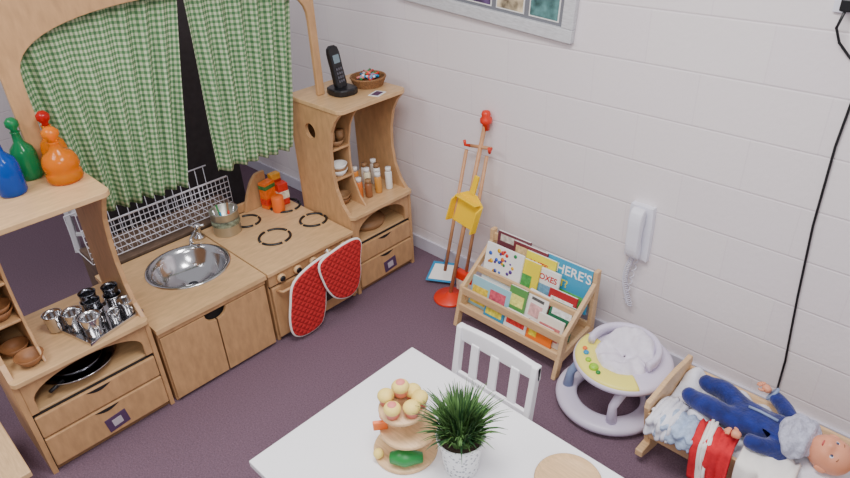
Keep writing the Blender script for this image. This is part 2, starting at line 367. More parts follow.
# ---------------------------------------------------------------- wire basket
gw=G('wire_basket',(.30,-1.25,ZC)); WX=.33
for j in range(7):
    z=ZC+.03+j*.031; tube(gw,'wire_h',[(WX,-1.64,z),(WX,-.87,z)],.0024 if j<6 else .005,WHITEP,seg=6)
for i in range(32):
    y=-1.64+i*.025; tube(gw,'wire_v',[(WX,y,ZC+.03),(WX,y,ZC+.216)],.0017,WHITEP,seg=5)
for i in range(16):
    y=-1.64+i*.05; tube(gw,'wire_floor',[(WX,y,ZC+.03),(WX-.22,y,ZC+.03),(WX-.22,y,ZC+.216)],.002,WHITEP,seg=5)
tube(gw,'rim_back',[(WX-.22,-1.64,ZC+.216),(WX-.22,-.87,ZC+.216)],.004,WHITEP,seg=6)
gl=G('added_dark_shelf',(.2,-1.24,0)); BR=mat('dark_brown_wood',(104,84,70),.6,var=.2)  # added dark shelf, darkens what shows through the basket wires
box(gl,'top',(.08,-1.62,.41),(.36,-.82,.43),BR); box(gl,'end_left',(.08,-1.62,0),(.36,-1.60,.41),BR); box(gl,'end_right',(.08,-.84,0),(.36,-.82,.41),BR); box(gl,'middle_shelf',(.08,-1.6,.2),(.36,-.84,.22),BR); box(gl,'back',(.08,-1.6,0),(.09,-.84,.41),BR)
gl=G('added_dark_panel',(-.35,-.9,0)); DV=mat('charcoal_panel',(56,50,52),.8,var=.15)  # added dark panel, so the curtain gap shows darkness instead of lit wall
box(gl,'panel',(-.40,-1.42,.04),(-.36,-.42,1.45),DV); box(gl,'foot_1',(-.5,-1.40,0),(-.26,-1.34,.04),DV); box(gl,'foot_2',(-.5,-.5,0),(-.26,-.44,.04),DV)
# ---------------------------------------------------------------- chairs
def chair(name,loc,rot,m,w=.33,sh=.28,bh=.57,d=.30):
    g=G(name,loc,rot,world=False); t=.026
    prism(g,'seat',[(-w/2,-d/2),(w/2,-d/2),(w/2-.01,d/2),(-w/2+.01,d/2)],2,sh-.02,sh,m,.005)
    for sx in (-1,1):
        tube(g,'leg_front',[(sx*(w/2-.02),-d/2+.02,sh-.02),(sx*(w/2-.01),-d/2,0)],.015,m)
        X=sx*(w/2-t/2)
        prism(g,'back_post',[(d/2-.02,0),(d/2+.02,0),(d/2,sh),(d/2+.045,bh),(d/2+.015,bh),(d/2-.035,sh)],0,X-t/2,X+t/2,m,.005)
        box(g,'side_stretcher',(X-.008,-d/2+.01,.12),(X+.008,d/2-.01,.145),m)
    def yb(z): return d/2-.018+(z-sh)/(bh-sh)*.048
    prism(g,'top_rail',[(-w/2,bh-.065)]+[(-w/2+w*i/10,bh+.012*math.sin(pi*i/10)) for i in range(11)]+[(w/2,bh-.065)],1,yb(bh)-.012,yb(bh)+.012,m,.005)
    box(g,'low_rail',(-w/2+t,yb(sh+.07)-.008,sh+.05),(w/2-t,yb(sh+.07)+.008,sh+.085),m)
    for i in range(3):
        x=-w/4+i*w/4
        prism(g,'slat',[(yb(sh+.08)-.006,sh+.08),(yb(sh+.08)+.006,sh+.08),(yb(bh-.06)+.006,bh-.05),(yb(bh-.06)-.006,bh-.05)],0,x-.018,x+.018,m,.003)
    box(g,'front_stretcher',(-w/2+.02,-d/2+.0,.16),(w/2-.02,-d/2+.016,.185),m)
chair('child_chair',(2.23,-1.10,0),0,WHITE,w=.37,bh=.56)
chair('child_chair',(-.72,-1.22,0),2.3,WHITE,w=.36)
# ---------------------------------------------------------------- table
gt=G('childrens_table',(2.55,-1.45,0)); tx0,tx1,ty0,ty1=1.955,3.05,-1.80,-1.085
box(gt,'table_top',(tx0,ty0,.475),(tx1,ty1,.50),WHITE,.004)
box(gt,'apron_left',(tx0+.03,ty0+.03,.41),(tx0+.045,ty1-.03,.475),WHITE); box(gt,'apron_back',(tx0+.03,ty1-.045,.41),(tx1-.03,ty1-.03,.475),WHITE)
box(gt,'apron_front',(tx0+.03,ty0+.03,.41),(tx1-.03,ty0+.045,.475),WHITE)
for x in (tx0+.02,tx1-.07):
    for y in (ty0+.02,ty1-.07): box(gt,'leg',(x,y,0),(x+.05,y+.05,.475),WHITE,.006)
gb2=G('wooden_bench',(.95,-2.6,0))
box(gb2,'seat',(.70,-2.95,.225),(1.19,-2.27,.25),PALEW)
for x in (.72,1.12):
    for y in (-2.93,-2.35): box(gb2,'leg',(x,y,0),(x+.04,y+.04,.225),PALEW)
# ---------------------------------------------------------------- cake stand
cx,cy=2.285,-1.44; gc=G('wooden_cake_stand',(cx,cy,.5))
def disc(g,n,c,r,h,m): return lathe(g,n,[(0,0),(r-.003,0),(r,.003),(r,h-.003),(r-.003,h),(0,h)],c,m,seg=48)
disc(gc,'tier_base',(cx,cy,.5),.100,.014,PALEW); disc(gc,'tier_middle',(cx+.01,cy+.01,.590),.088,.012,PALEW); disc(gc,'tier_top',(cx,cy,.672),.072,.012,PALEW)
tube(gc,'centre_post',[(cx,cy,.51),(cx,cy,.672)],.012,PALEW)
gk=G('toy_cupcakes',(cx,cy,.684)); k=0
for dx,dy,dz in ((-.045,-.022,0),(.008,-.046,0),(.046,-.004,0),(.0,.046,0),(-.04,.030,0.0),(.0,.0,.05),(.035,.04,0)):
    lathe(gk,'cup_%d'%k,[(0,0),(.018,0),(.025,.028),(.026,.03),(0,.03)],(cx+dx,cy+dy,.684+dz),PINK,seg=24)
    ball(gk,'frosting_%d'%k,(cx+dx,cy+dy,.684+dz+.030),.026,CREAM,(1,1,.75))
    if k in (1,5): ball(gk,'icing_%d'%k,(cx+dx,cy+dy,.684+dz+.043),.015,PINK,(1,1,.6))
    k+=1
gg=G('toy_play_food',(cx+.04,cy-.04,.514))
tube(gg,'green_pepper',[(cx+.015,cy-.075,.538),(cx+.05,cy-.05,.543),(cx+.085,cy-.01,.538)],[.018,.028,.016],GREEN,seg=14)
M=Matrix.Translation((cx-.045,cy-.055,.602))@Matrix.Rotation(.9,4,'Z')@Matrix.Rotation(.3,4,'X')
box(gg,'orange_slice',(-.022,-.006,0),(.022,.006,.045),ORANGE,.003,M)
ball(gg,'orange_fruit',(cx-.065,cy-.02,.617),.016,ORANGE); ball(gg,'green_fruit',(cx-.03,cy-.085,.53),.016,CREAM)
# ---------------------------------------------------------------- plant
px,py=2.458,-1.375; gp=G('potted_grass_plant',(px,py,.5)); PS=1.12
POT=mat('lace_pot',(236,238,240),.4); nt=POT.node_tree; bb=nt.nodes['Principled BSDF']
vo=nt.nodes.new('ShaderNodeTexVoronoi'); vo.inputs['Scale'].default_value=85; tcn=[n for n in nt.nodes if n.type=='TEX_COORD'][0]; nt.links.new(tcn.outputs['Object'],vo.inputs[0])
rp=nt.nodes.new('ShaderNodeValToRGB'); rp.color_ramp.elements[0].position=.28; rp.color_ramp.elements[0].color=srgb((150,155,165)); rp.color_ramp.elements[1].position=.4; rp.color_ramp.elements[1].color=srgb((240,242,244))
nt.links.new(vo.outputs['Distance'],rp.inputs[0]); nt.links.new(rp.outputs[0],bb.inputs['Base Color'])
lathe(gp,'pot',[(r*PS,z*PS) for r,z in [(0,0),(.044,0),(.046,.004),(.058,.10),(.064,.112),(.066,.122),(.061,.122),(.056,.105),(0,.10)]],(px,py,.5),POT,seg=40)
disc(gp,'soil',(px,py,.5+.105*PS),.06,.006,SOIL)
def blades(name,n,m,seed):
    R=random.Random(seed); bm=bmesh.new()
    for i in range(n):
        a=R.uniform(0,2*pi); r0=R.uniform(0,.045); L=R.uniform(.08,.165); ln=R.uniform(.15,1.55)*(.45+r0*16); w=R.uniform(.0028,.0048)
        d=Vector((math.cos(a),math.sin(a),0)); s=Vector((-d.y,d.x,0)); base=Vector((px,py,.622))+d*r0; pr=None; p=base.copy()
        ns=5
        for k in range(ns+1):
            t=k/ns; ang=ln*t
            if k: p=p+(d*math.sin(ang)+Vector((0,0,1))*math.cos(ang))*L/ns
            ww=w*math.sin(pi*min(.97,.25+.75*t))
            q=(bm.verts.new(p+s*ww),bm.verts.new(p-s*ww))
            if pr: bm.faces.new([pr[0],pr[1],q[1],q[0]])
            pr=q
    fin(gp,name,bm,m)
blades('grass_blades',460,LEAF,1); blades('grass_blades_dark',260,LEAFD,2)
gq=G('wooden_plate',(2.725,-1.21,.5)); lathe(gq,'plate',[(0,0),(.08,0),(.098,.012),(.094,.015),(.078,.006),(0,.006)],(2.725,-1.21,.5),PALEW,seg=48)
# ---------------------------------------------------------------- book rack
gr=G('book_rack',(1.86,-.27,0)); x0,x1=1.555,2.175
for n,x in (('side_left',x0),('side_right',x1-.022)):
    prism(gr,n+'_back_leg',[(-.16,0),(-.12,0),(-.10,.44),(-.135,.44)],0,x,x+.022,PALEW,.004)
    prism(gr,n+'_front_leg',[(-.43,0),(-.39,0),(-.33,.22),(-.37,.22)],0,x,x+.022,PALEW,.004)
    prism(gr,n+'_lower_bar',[(-.40,.07),(-.14,.10),(-.14,.145),(-.39,.115)],0,x+.001,x+.021,PALEW,.004)
    prism(gr,n+'_upper_bar',[(-.37,.17),(-.11,.36),(-.11,.40),(-.37,.215)],0,x+.001,x+.021,PALEW,.004)
def rail(n,y,z,h,t=.014): box(gr,n,(x0+.015,y,z),(x1-.015,y+t,z+h),PALEW,.004)
rail('front_rail_upper',-.375,.17,.045); rail('front_rail_lower',-.402,.085,.045); rail('back_rail_top',-.128,.375,.045); rail('back_rail_mid',-.14,.24,.04); rail('middle_rail',-.26,.25,.035); rail('back_rail_low',-.15,.12,.04)
prism(gr,'floor_board',[(-.39,.078),(-.14,.11),(-.14,.12),(-.39,.088)],0,x0+.02,x1-.02,PALEW,.002)
bk=G('picture_books',(1.86,-.27,.09)); bi=0
def book(x,y,z,w,h,c,rx=.42,t=.012,rz=0,var=.0,sc=25,deco=None,rot=0):
    global bi
    M=Matrix.Translation((x+w/2,y,z))@Matrix.Rotation(rz,4,'Z')@Matrix.Rotation(-rx,4,'X')@Matrix.Rotation(rot,4,'Y')
    cm=mat('book_cover_%d'%bi,c,.35,var=var,scale=sc)
    box(bk,'cover_%d'%bi,(-w/2,0,0),(w/2,t,h),cm,.002,M)
    box(bk,'pages_%d'%bi,(-w/2+.003,.002,h-.001),(w/2-.003,t-.002,h+.0008),PAPER,0,M)
    if deco:
        for j,(kind,u,v,s,col) in enumerate(deco):
            dm=mat('deco_%d_%d'%(bi,j),col,.4,var=.3 if kind=='r' else 0,scale=60)
            if kind=='r': box(bk,'panel',(-w/2+u*w,-.0012,v*h),(-w/2+(u+s[0])*w,0,(v+s[1])*h),dm,0,M)
            elif kind=='d':
                lathe(bk,'dot',[(0,0),(s,0),(s,.0012),(0,.0012)],(0,0,0),dm,seg=14,M=M@Matrix.Translation((-w/2+u*w,0,v*h))@Matrix.Rotation(pi/2,4,'X'))
            elif kind=='t':
                cu=bpy.data.curves.new('title','FONT'); cu.body=s[0]; cu.size=s[1]; cu.extrude=.0006; cu.offset=.0008; cu.materials.append(dm)
                o=bpy.data.objects.new('title',cu); bpy.context.collection.objects.link(o); o.parent=bk.e
                o.matrix_local=Matrix.Translation(-bk.off)@M@Matrix.Translation((-w/2+u*w,-.0012,v*h))@Matrix.Rotation(pi/2,4,'X')
    bi+=1
R=random.Random(3)
dots=[('d',R.uniform(.1,.9),R.uniform(.3,.93),R.uniform(.005,.012),R.choice([(220,60,50),(40,140,80),(60,100,200),(240,180,40),(90,60,140),(230,120,60)])) for _ in range(30)]
book(1.60,-.155,.20,.20,.245,(110,60,70),.12,deco=[('r',.1,.80,(.8,.15),(210,200,190)),('r',.1,.2,(.8,.3),(60,140,160))])
book(1.71,-.175,.20,.20,.235,(120,50,60),.15,deco=[('r',.08,.75,(.8,.18),(220,190,140))])
book(1.885,-.17,.21,.265,.225,(64,160,200),.18,deco=[('t',.03,.70,("WHERE'S",.064),(250,250,250)),('t',.05,.42,('SPOT?',.05),(250,230,60)),('r',.1,.05,(.8,.3),(90,180,90))])
book(1.80,-.205,.19,.17,.235,(240,226,60),.22,deco=[('t',.1,.72,('ANTS',.045),(200,60,50)),('r',.2,.15,(.6,.4),(120,180,70))])
book(1.875,-.225,.19,.14,.195,(236,236,230),.22,deco=[('t',.04,.72,('BOXES',.040),(200,50,50)),('r',.15,.2,(.7,.4),(110,160,190))])
book(1.595,-.265,.175,.225,.245,(240,240,238),.26,deco=dots)
book(1.79,-.255,.16,.12,.245,(236,216,50),.26,deco=[('r',.2,.2,(.5,.5),(80,160,80))])
book(1.575,-.335,.10,.24,.155,(150,200,215),.3,deco=[('r',.05,.1,(.4,.6),(230,200,70)),('r',.5,.3,(.4,.5),(210,90,110))])
book(1.80,-.33,.10,.10,.19,(90,150,80),.3,deco=[('r',.1,.5,(.8,.3),(230,230,120))])
book(1.89,-.31,.12,.115,.18,(238,236,232),.32,deco=[('r',.2,.3,(.6,.35),(220,170,170)),('r',.2,.75,(.6,.08),(90,90,90))],rot=.05)
book(1.985,-.27,.16,.15,.17,(170,40,44),.3,deco=[('r',.1,.55,(.8,.25),(240,235,220)),('r',.15,.15,(.7,.25),(60,120,80))])
book(2.02,-.30,.13,.13,.165,(44,110,80),.32,deco=[('r',.1,.6,(.8,.3),(235,235,230))])
book(1.99,-.345,.10,.14,.135,(232,226,214),.3,deco=[('r',.1,.2,(.8,.5),(200,120,120))])
book(1.82,-.36,.09,.13,.10,(236,236,236),.3,deco=[('r',.1,.3,(.8,.4),(220,60,60))])
book(1.70,-.37,.09,.12,.10,(60,150,190),.3,deco=[('r',.1,.3,(.8,.4),(240,220,80))])
book(1.955,-.365,.09,.14,.10,(235,120,40),.3,deco=[('r',.1,.3,(.3,.4),(240,220,60))])
# ---------------------------------------------------------------- cleaning set
gh=G('toy_broom_stand',(1.39,-.27,0))
B=Vector((1.39,-.27,.02)); T=Vector((1.442,-.035,.96)); L=lambda t:B.lerp(T,t)
tube(gh,'pole',[B,T],.011,POLEW,seg=12)
lathe(gh,'base_disc',[(0,0),(.085,0),(.09,.006),(.085,.016),(.03,.022),(.014,.04),(0,.04)],(1.39,-.27,0),RED,seg=32)
lathe(gh,'finial',[(0,-.05),(.018,-.05),(.018,-.02),(.030,-.012),(.030,.008),(.020,.018),(.024,.03),(.018,.045),(0,.05)],T,RED,seg=16)
tube(gh,'hook_bar',[L(.86)+Vector((-.07,.0,-.01)),L(.86)+Vector((.07,0,.01))],.009,POLEW)
for s in (-1,1): tube(gh,'hook',[L(.86)+Vector((s*.065,0,s*.01)),L(.86)+Vector((s*.078,-.025,0)),L(.86)+Vector((s*.078,-.03,.025))],.008,RED)
tube(gh,'broom_handle',[L(.84)+Vector((.07,-.03,0)),Vector((1.44,-.19,.16))],.009,POLEW)
box(gh,'broom_head',(1.38,-.215,.10),(1.50,-.175,.15),RED,.006); box(gh,'broom_bristles',(1.385,-.213,.03),(1.495,-.177,.10),mat('bristles',(228,222,208),.9,bump=1,bscale=300),.004)
tube(gh,'mop_handle',[L(.84)+Vector((-.06,-.03,0)),Vector((1.33,-.24,.14))],.009,POLEW)
ds=Matrix.Translation((1.42,-.19,.43))@Matrix.Rotation(-.24,4,'X')@Matrix.Rotation(.15,4,'Y')
prism(gh,'dustpan_plate',[(-.085,0),(.085,0),(.08,.15),(.03,.185),(-.03,.185),(-.08,.15)],1,0,.006,YEL,.002,M=ds)
for s in (-1,1): prism(gh,'dustpan_side',[(-.045,.0),(0,0),(.0,.15),(-.045,.12)],0,s*.084-.004,s*.084+.004,YEL,.002,M=ds)
box(gh,'dustpan_back',(-.07,-.045,.145),(.07,.004,.152),YEL,.002,ds)
prism(gh,'dustpan_handle',[(-.016,.18),(.016,.18),(.014,.28),(-.014,.28)],1,-.006,.008,YEL,.003,M=ds)
ds2=Matrix.Translation((1.27,-.22,.03))@Matrix.Rotation(.5,4,'Z')@Matrix.Rotation(-1.25,4,'X')
gd=G('toy_dustpan',(1.27,-.22,0))
prism(gd,'pan',[(-.085,0),(.085,0),(.07,.14),(-.07,.14)],1,0,.006,BLUE,.002,M=ds2); prism(gd,'pan_liner',[(-.07,.01),(.07,.01),(.055,.12),(-.055,.12)],1,-.004,-.001,PAPER,.001,M=ds2)
tube(gd,'pan_handle',[ds2@Vector((0,0,.13)),ds2@Vector((0,-.01,.23))],.01,BLUE)
# ---------------------------------------------------------------- wall phone
gf=G('toy_wall_telephone',(2.285,-.02,.64))
pts=smooth([(2.232,.53),(2.245,.515),(2.325,.515),(2.338,.53),(2.338,.75),(2.32,.77),(2.25,.77),(2.232,.75)],3)
prism(gf,'wall_base',pts,1,-.028,0,WHITEP,.006)
prism(gf,'handset_grip',smooth([(-.066,.535),(-.04,.53),(-.034,.57),(-.046,.62),(-.046,.67),(-.034,.72),(-.04,.768),(-.068,.765),(-.084,.72),(-.086,.65),(-.084,.58)],3),0,2.256,2.314,WHITEP,.012)
cp=[]
for i in range(260):
    t=i/259; yy=-.025; cp.append((2.275-.03*math.sin(pi*t)+.011*math.cos(t*2*pi*26)+.02*t, yy+.011*math.sin(t*2*pi*26)-.006, .515-.25*t))
for i in range(60):
    t=i/59; cp.append((2.265+.03*t+.008*math.cos(t*2*pi*6),-.031+.008*math.sin(t*2*pi*6),.265+.24*t))
tube(gf,'coil_cord',cp,.0024,mat('cord_plastic',(214,212,226),.4),seg=5)
# ---------------------------------------------------------------- notice frame, socket and cable
FRW=mat('whitewashed_wood',(205,206,210),.7,var=.12,scale=30,stretch=(1,1,5))
W_,H_=1.02,.6
gn=G('notice_board_frame',(1.88,-.002,1.385),world=False,tilt=(0,math.radians(4.4),0))
box(gn,'frame_bottom',(-W_,-.03,0),(0,0,.055),FRW); box(gn,'frame_top',(-W_,-.03,H_-.055),(0,0,H_),FRW)
box(gn,'frame_left',(-W_,-.029,.0555),(-W_+.055,0,H_-.0555),FRW); box(gn,'frame_right',(-.055,-.029,.0555),(0,0,H_-.0555),FRW)
box(gn,'backing',(-W_+.05,-.012,.05),(-.05,-.002,H_-.05),mat('backing_board',(120,122,130),.6),0)
phc=[(70,110,150),(150,90,80),(90,70,110),(200,180,150),(80,120,120)]
for i in range(5):
    x=-W_+.085+i*.178
    for k,z in enumerate((.075,.30)):
        box(gn,'photo_mount',(x-.006,-.015,z-.006),(x+.146,-.0125,z+.19),PAPER,0)
        box(gn,'photo_print',(x,-.0165,z),(x+.14,-.0149,z+.184),mat('photo_print_%d_%d'%(i,k),phc[(i+k)%5],.4,var=.8,scale=22),0)
go=G('wall_socket',(2.84,-.01,1.66)); box(go,'plate',(2.79,-.014,1.615),(2.90,0,1.72),WHITEP,.003); box(go,'plug',(2.815,-.05,1.625),(2.85,-.014,1.665),BLACK,.006)
gz=G('hanging_power_cable',(2.93,-.01,1.0))
tube(gz,'cable',[(2.832,-.04,1.63),(2.82,-.035,1.575),(2.835,-.02,1.53),(2.87,-.01,1.49),(2.91,-.008,1.46),(2.915,-.008,1.40),(2.905,-.008,1.2),(2.91,-.008,.9),(2.93,-.008,.6),(2.955,-.008,.3),(2.96,-.008,.09)],.0046,BLACK)
tube(gz,'cable_upper',[(2.885,-.008,2.1),(2.885,-.008,1.72)],.005,WHITEP); box(gz,'cable_clip',(2.895,-.014,1.455),(2.93,0,1.485),WHITEP,.003)
# ---------------------------------------------------------------- baby walker
wx,wy=2.42,-.385; gy=G('doll_baby_walker',(wx,wy,0))
def fring(n,c,R,rw,rh,m,a0=0,a1=2*pi,nn=56):
    closed=abs(a1-a0-2*pi)<1e-4; bm=bmesh.new(); rings=[]; cnt=nn if closed else nn+1
    for i in range(cnt):
        a=a0+(a1-a0)*i/nn; rg=[]
        for k in range(14):
            b=2*pi*k/14; cb,sb=math.cos(b),math.sin(b); q=.7
            rr=R+rw*math.copysign(abs(cb)**q,cb); z=rh*math.copysign(abs(sb)**q,sb)
            rg.append(bm.verts.new(Vector((c[0]+rr*math.cos(a),c[1]+rr*math.sin(a),c[2]+z))))
        rings.append(rg)
    for i in range(nn):
        p,q=rings[i],rings[(i+1)%cnt]
        for k in range(14): bm.faces.new([p[k],p[(k+1)%14],q[(k+1)%14],q[k]])
    if not closed: bm.faces.new(rings[0]); bm.faces.new(rings[-1])
    return fin(gy,n,bm,m,smooth=True)
fring('base_ring',(wx,wy,.042),.178,.046,.024,LAV)
for k in range(5):
    a=k*2*pi/5+.3; ball(gy,'wheel',(wx+.178*math.cos(a),wy+.178*math.sin(a),.016),.016,WHITEP)
tcx,tcy=wx+.035,wy+.015
for a in (.5,2.2,3.6,5.3):
    tube(gy,'upright',[(wx+.175*math.cos(a),wy+.175*math.sin(a),.05),(wx+.165*math.cos(a),wy+.165*math.sin(a),.14),(tcx+.15*math.cos(a),tcy+.15*math.sin(a),.235)],[.024,.018,.022],LAVB if a in(3.6,.5) else LAV,seg=14)
fring('tray_ring',(tcx,tcy,.25),.148,.054,.02,LAV)
fring('tray_yellow_pad',(tcx,tcy,.259),.150,.046,.016,PYEL,math.radians(170),math.radians(318))
fring('back_hoop',(tcx-.01,tcy+.02,.30),.135,.014,.022,LAV,math.radians(-20),math.radians(200))
SEATC=mat('seat_cloth',(222,216,230),.85,var=.12,scale=25,bump=.5,bscale=60)
def seatf(s,t):
    a=2*pi*s; back=max(0,math.sin(a)); ripple=1+.05*math.sin(a*9)*t
    r=(.004+.122*t)*ripple
    z=.262+(.055*back+.012)*t+.035*math.sin(pi*t)*(.4+back)+.018*noise.noise(Vector((r*math.cos(a)*26,r*math.sin(a)*26,4)))
    if t>.85: z-= (t-.85)*.12
    return (tcx+r*math.cos(a),tcy+.012+r*math.sin(a),z)
sheet(gy,'draped_seat_cloth',seatf,96,24,SEATC,.004)
for a,r,m,s in ((250,.152,LGREEN,.020),(262,.16,GREEN,.010),(232,.150,LGREEN,.012),(215,.15,BLUE,.012),(205,.156,ORANGE,.010)):
    ball(gy,'tray_toy',(tcx+r*math.cos(math.radians(a)),tcy+r*math.sin(math.radians(a)),.279),s,m,(1,1,.7))
# ---------------------------------------------------------------- cradle
gx=G('doll_cradle',(3.0,-.42,0)); X0,X1=2.665,3.40; ya,yb=-.60,-.235
for n,x in (('end_foot',X0),('end_head',X1-.02)):
    pts=[(ya+.05,.10)]+[(ya+.0,.30),(ya+.01,.325)]+[(ya+.03+(yb-ya-.06)*i/10,.32+.018*math.sin(pi*i/10)) for i in range(1,10)]+[(yb-.01,.325),(yb,.30),(yb-.05,.10)]
    prism(gx,n,pts,0,x,x+.02,PALEW,.004)
    for y in (ya+.06,yb-.10): box(gx,n+'_leg',(x-.002,y,.02),(x+.024,y+.04,.13),PALEW,.004)
    rk=[(ya+.0+(yb-ya)*i/12,.045-.045*math.sin(pi*i/12)) for i in range(13)]
    prism(gx,n+'_rocker',rk+[(yb,.075),(ya,.075)],0,x-.004,x+.026,PALEW,.004)
for n,s in (('front',1),('back',-1)):
    yt=ya+.005 if s>0 else yb-.005; yl=ya+.05 if s>0 else yb-.05
    prism(gx,'side_'+n,[(yl,.11),(yt,.275),(yt+.014*s,.275),(yl+.014*s,.11)],0,X0+.015,X1-.015,PALEW,.004)
box(gx,'cradle_floor',(X0+.015,ya+.06,.11),(X1-.015,yb-.06,.122),PALEW)
box(gx,'mattress',(X0+.03,ya+.045,.122),(X1-.03,yb-.045,.20),WHCLOTH,.02)
gu=G('doll_blankets',(3.0,-.5,.25))
def quil(s,t):
    x=X0+.025+.42*s; y=ya+.022+(yb-ya-.044)*t
    z=.240+.06*noise.noise(Vector((x*16,y*18,1)))+.03*abs(t-.5)
    return (x,y,z)
sheet(gu,'white_quilt',quil,60,50,WHCLOTH,.014)
def drape(x0_,w,yin,z0,zd,sl,seed):
    def f(s,t):
        x=x0_+w*s+sl*t; wob=.014*noise.noise(Vector((s*6,t*3,seed)))
        if t<.5: k=t/.5; return (x,yin+(-.607-yin)*k+wob,z0+(.288-z0)*k+.012*math.sin(pi*k)+wob)
        k=(t-.5)/.5; return (x,-.614-.012*math.sin(k*2)+wob*1.5-.006*math.sin(s*14),.288-zd*k+wob)
    return f
sheet(gu,'pale_blue_blanket',drape(2.74,.13,-.50,.27,.06,-.01,2),30,26,BLUECL,.010)
sheet(gu,'white_blanket',drape(2.695,.085,-.46,.272,.07,.0,7),24,26,WHCLOTH,.012)
sheet(gu,'red_blanket',drape(2.845,.13,-.50,.285,.17,.03,4),40,30,REDCLOTH,.010)
sheet(gu,'red_blanket_white_stripe',drape(2.872,.03,-.495,.293,.165,.03,4),14,30,TRIMW,.010)
sheet(gu,'white_muslin',drape(3.00,.17,-.47,.28,.15,.02,5),30,26,TRIMW,.010)
def pillow(s,t):
    return (3.12+.22*s,-.56+.28*t,.225+.05*(math.sin(pi*s)*math.sin(pi*t))**.5)
sheet(gu,'pillow',pillow,24,24,WHCLOTH,.02)
# ---------------------------------------------------------------- doll
gd=G('baby_doll',(3.0,-.42,.27)); zz=.302
hp=(2.955,-.415,zz)
vs=[hp,(3.01,-.42,zz+.008),(3.075,-.425,zz+.012),
    (2.93,-.38,zz),(2.86,-.345,zz+.022),(2.785,-.345,zz+.008),(2.76,-.345,zz+.032),
    (2.93,-.45,zz),(2.845,-.465,zz+.022),(2.77,-.45,zz+.008),(2.742,-.45,zz+.034),
    (3.10,-.36,zz+.015),(3.05,-.30,zz+.025),(2.99,-.262,zz+.03),
    (3.10,-.49,zz+.015),(3.05,-.535,zz+.030),(2.995,-.535,zz+.026)]
es=[(0,1),(1,2),(0,3),(3,4),(4,5),(5,6),(0,7),(7,8),(8,9),(9,10),(2,11),(11,12),(12,13),(2,14),(14,15),(15,16)]
skin(gd,'velour_suit',vs,es,[.055,.056,.052,.044,.041,.034,.023,.044,.041,.034,.023,.032,.030,.025,.032,.030,.025],SUIT)
def fl(s,t):
    a=2*pi*s; b=pi*t; c=Vector((3.13,-.43,zz+.045)); r=.078*(1+.2*noise.noise(Vector((math.cos(a)*math.sin(b)*2.2,math.sin(a)*math.sin(b)*2.2,math.cos(b)*2.2))))
    return c+Vector((r*math.sin(b)*math.cos(a)*.78,r*math.sin(b)*math.sin(a)*1.1,r*math.cos(b)*.85))
sheet(gd,'fleece_hood',fl,48,32,FLEECE,0)
tube(gd,'suit_zip_trim',[(2.96,-.415,zz+.060),(3.0,-.418,zz+.065),(3.06,-.424,zz+.067)],.005,LAVB)
tube(gd,'suit_cuff_right',[(2.993+.024*math.sin(a)*.5,-.264+.026*math.cos(a)*.8,zz+.03+.026*math.sin(a)) for a in [2*pi*i/16 for i in range(16)]],.006,LAVB,closed=True)
def hand(n,w,d,side):
    w=Vector(w); d=Vector(d).normalized(); s=Vector((-d.y,d.x,0)).normalized()*side; up=Vector((0,0,1))
    skin(gd,n+'_palm',[w,w+d*.022,w+d*.036],[(0,1),(1,2)],[.013,.017,.015],SKIN)
    for k,(o,l) in enumerate(((-.0125,.017),(-.004,.022),(.0045,.020),(.012,.015))):
        b=w+d*.036+s*o; skin(gd,n+'_finger_%d'%k,[b,b+d*l*.6+up*.002,b+d*l+up*-.006],[(0,1),(1,2)],[.0052,.0048,.004],SKIN,1)
    b=w+d*.016+s*-.015; skin(gd,n+'_thumb',[b,b-s*.010+d*.008,b-s*.012+d*.018],[(0,1),(1,2)],[.0058,.0054,.0045],SKIN,1)
hand('hand_right',(2.985,-.26,zz+.03),(-1,.45,.1),-1); hand('hand_left',(2.99,-.535,zz+.028),(-1,-.1,.0),1)
HC=Vector((3.228,-.43,.338))
HM=Matrix.Translation(HC)@Matrix.Rotation(.45,4,'X')@Matrix.Rotation(.15,4,'Y')@Matrix(((0,0,1,0),(0,-1,0,0),(1,0,0,0),(0,0,0,1)))
bm=bmesh.new(); bmesh.ops.create_uvsphere(bm,u_segments=48,v_segments=32,radius=.066)
for v in bm.verts:
    x,y,z=v.co
    y*=.90+.10*max(0,z/.066); z*=1.08
    if z<0: x*=1+.02; y*=1-.12*(z/.066)**2
    def gb_(cy_,cz_,s,a):
        return a*math.exp(-((y-cy_)**2+(z-cz_)**2)/(2*s*s)) if v.co.x>0 else 0
    x+=gb_(0,-.012,.008,.014)+gb_(.03,-.022,.016,.007)+gb_(-.03,-.022,.016,.007)+gb_(0,-.050,.012,.006)+gb_(0,-.032,.008,.005)
    x-=gb_(.024,.002,.010,.006)+gb_(-.024,.002,.010,.006); x+=gb_(0,.035,.03,.004)
    v.co=HM@Vector((x,y,z))
fin(gd,'head',bm,SKIN,smooth=True)
IR=mat('iris',(50,60,90),.2); BRW=mat('brow',(140,96,66),.6)
for s in (-1,1):
    ball(gd,'eye',HM@Vector((.053,s*.023,.002)),.0085,WHITEP); ball(gd,'iris',HM@Vector((.0587,s*.023,.002)),.0048,IR)
    tube(gd,'eyebrow',[HM@Vector((.0605-.004*abs(t),s*(.015+.018*t),.02+.003*math.sin(pi*t))) for t in (0,.33,.66,1)],.0013,BRW)
    ball(gd,'ear',HM@Vector((-.002,s*.060,-.005)),.014,SKIN,(1,.5,1.3),M=Matrix.Rotation(pi/2,4,'Y'))
ball(gd,'mouth',HM@Vector((.0635,0,-.033)),.010,LIP,(1.0,1.2,.35),M=Matrix(((0,0,1,0),(0,1,0,0),(1,0,0,0),(0,0,0,1))))
skin(gd,'neck',[(3.13,-.425,zz+.02),(3.175,-.428,zz+.03)],[(0,1)],[.026,.026],SKIN)
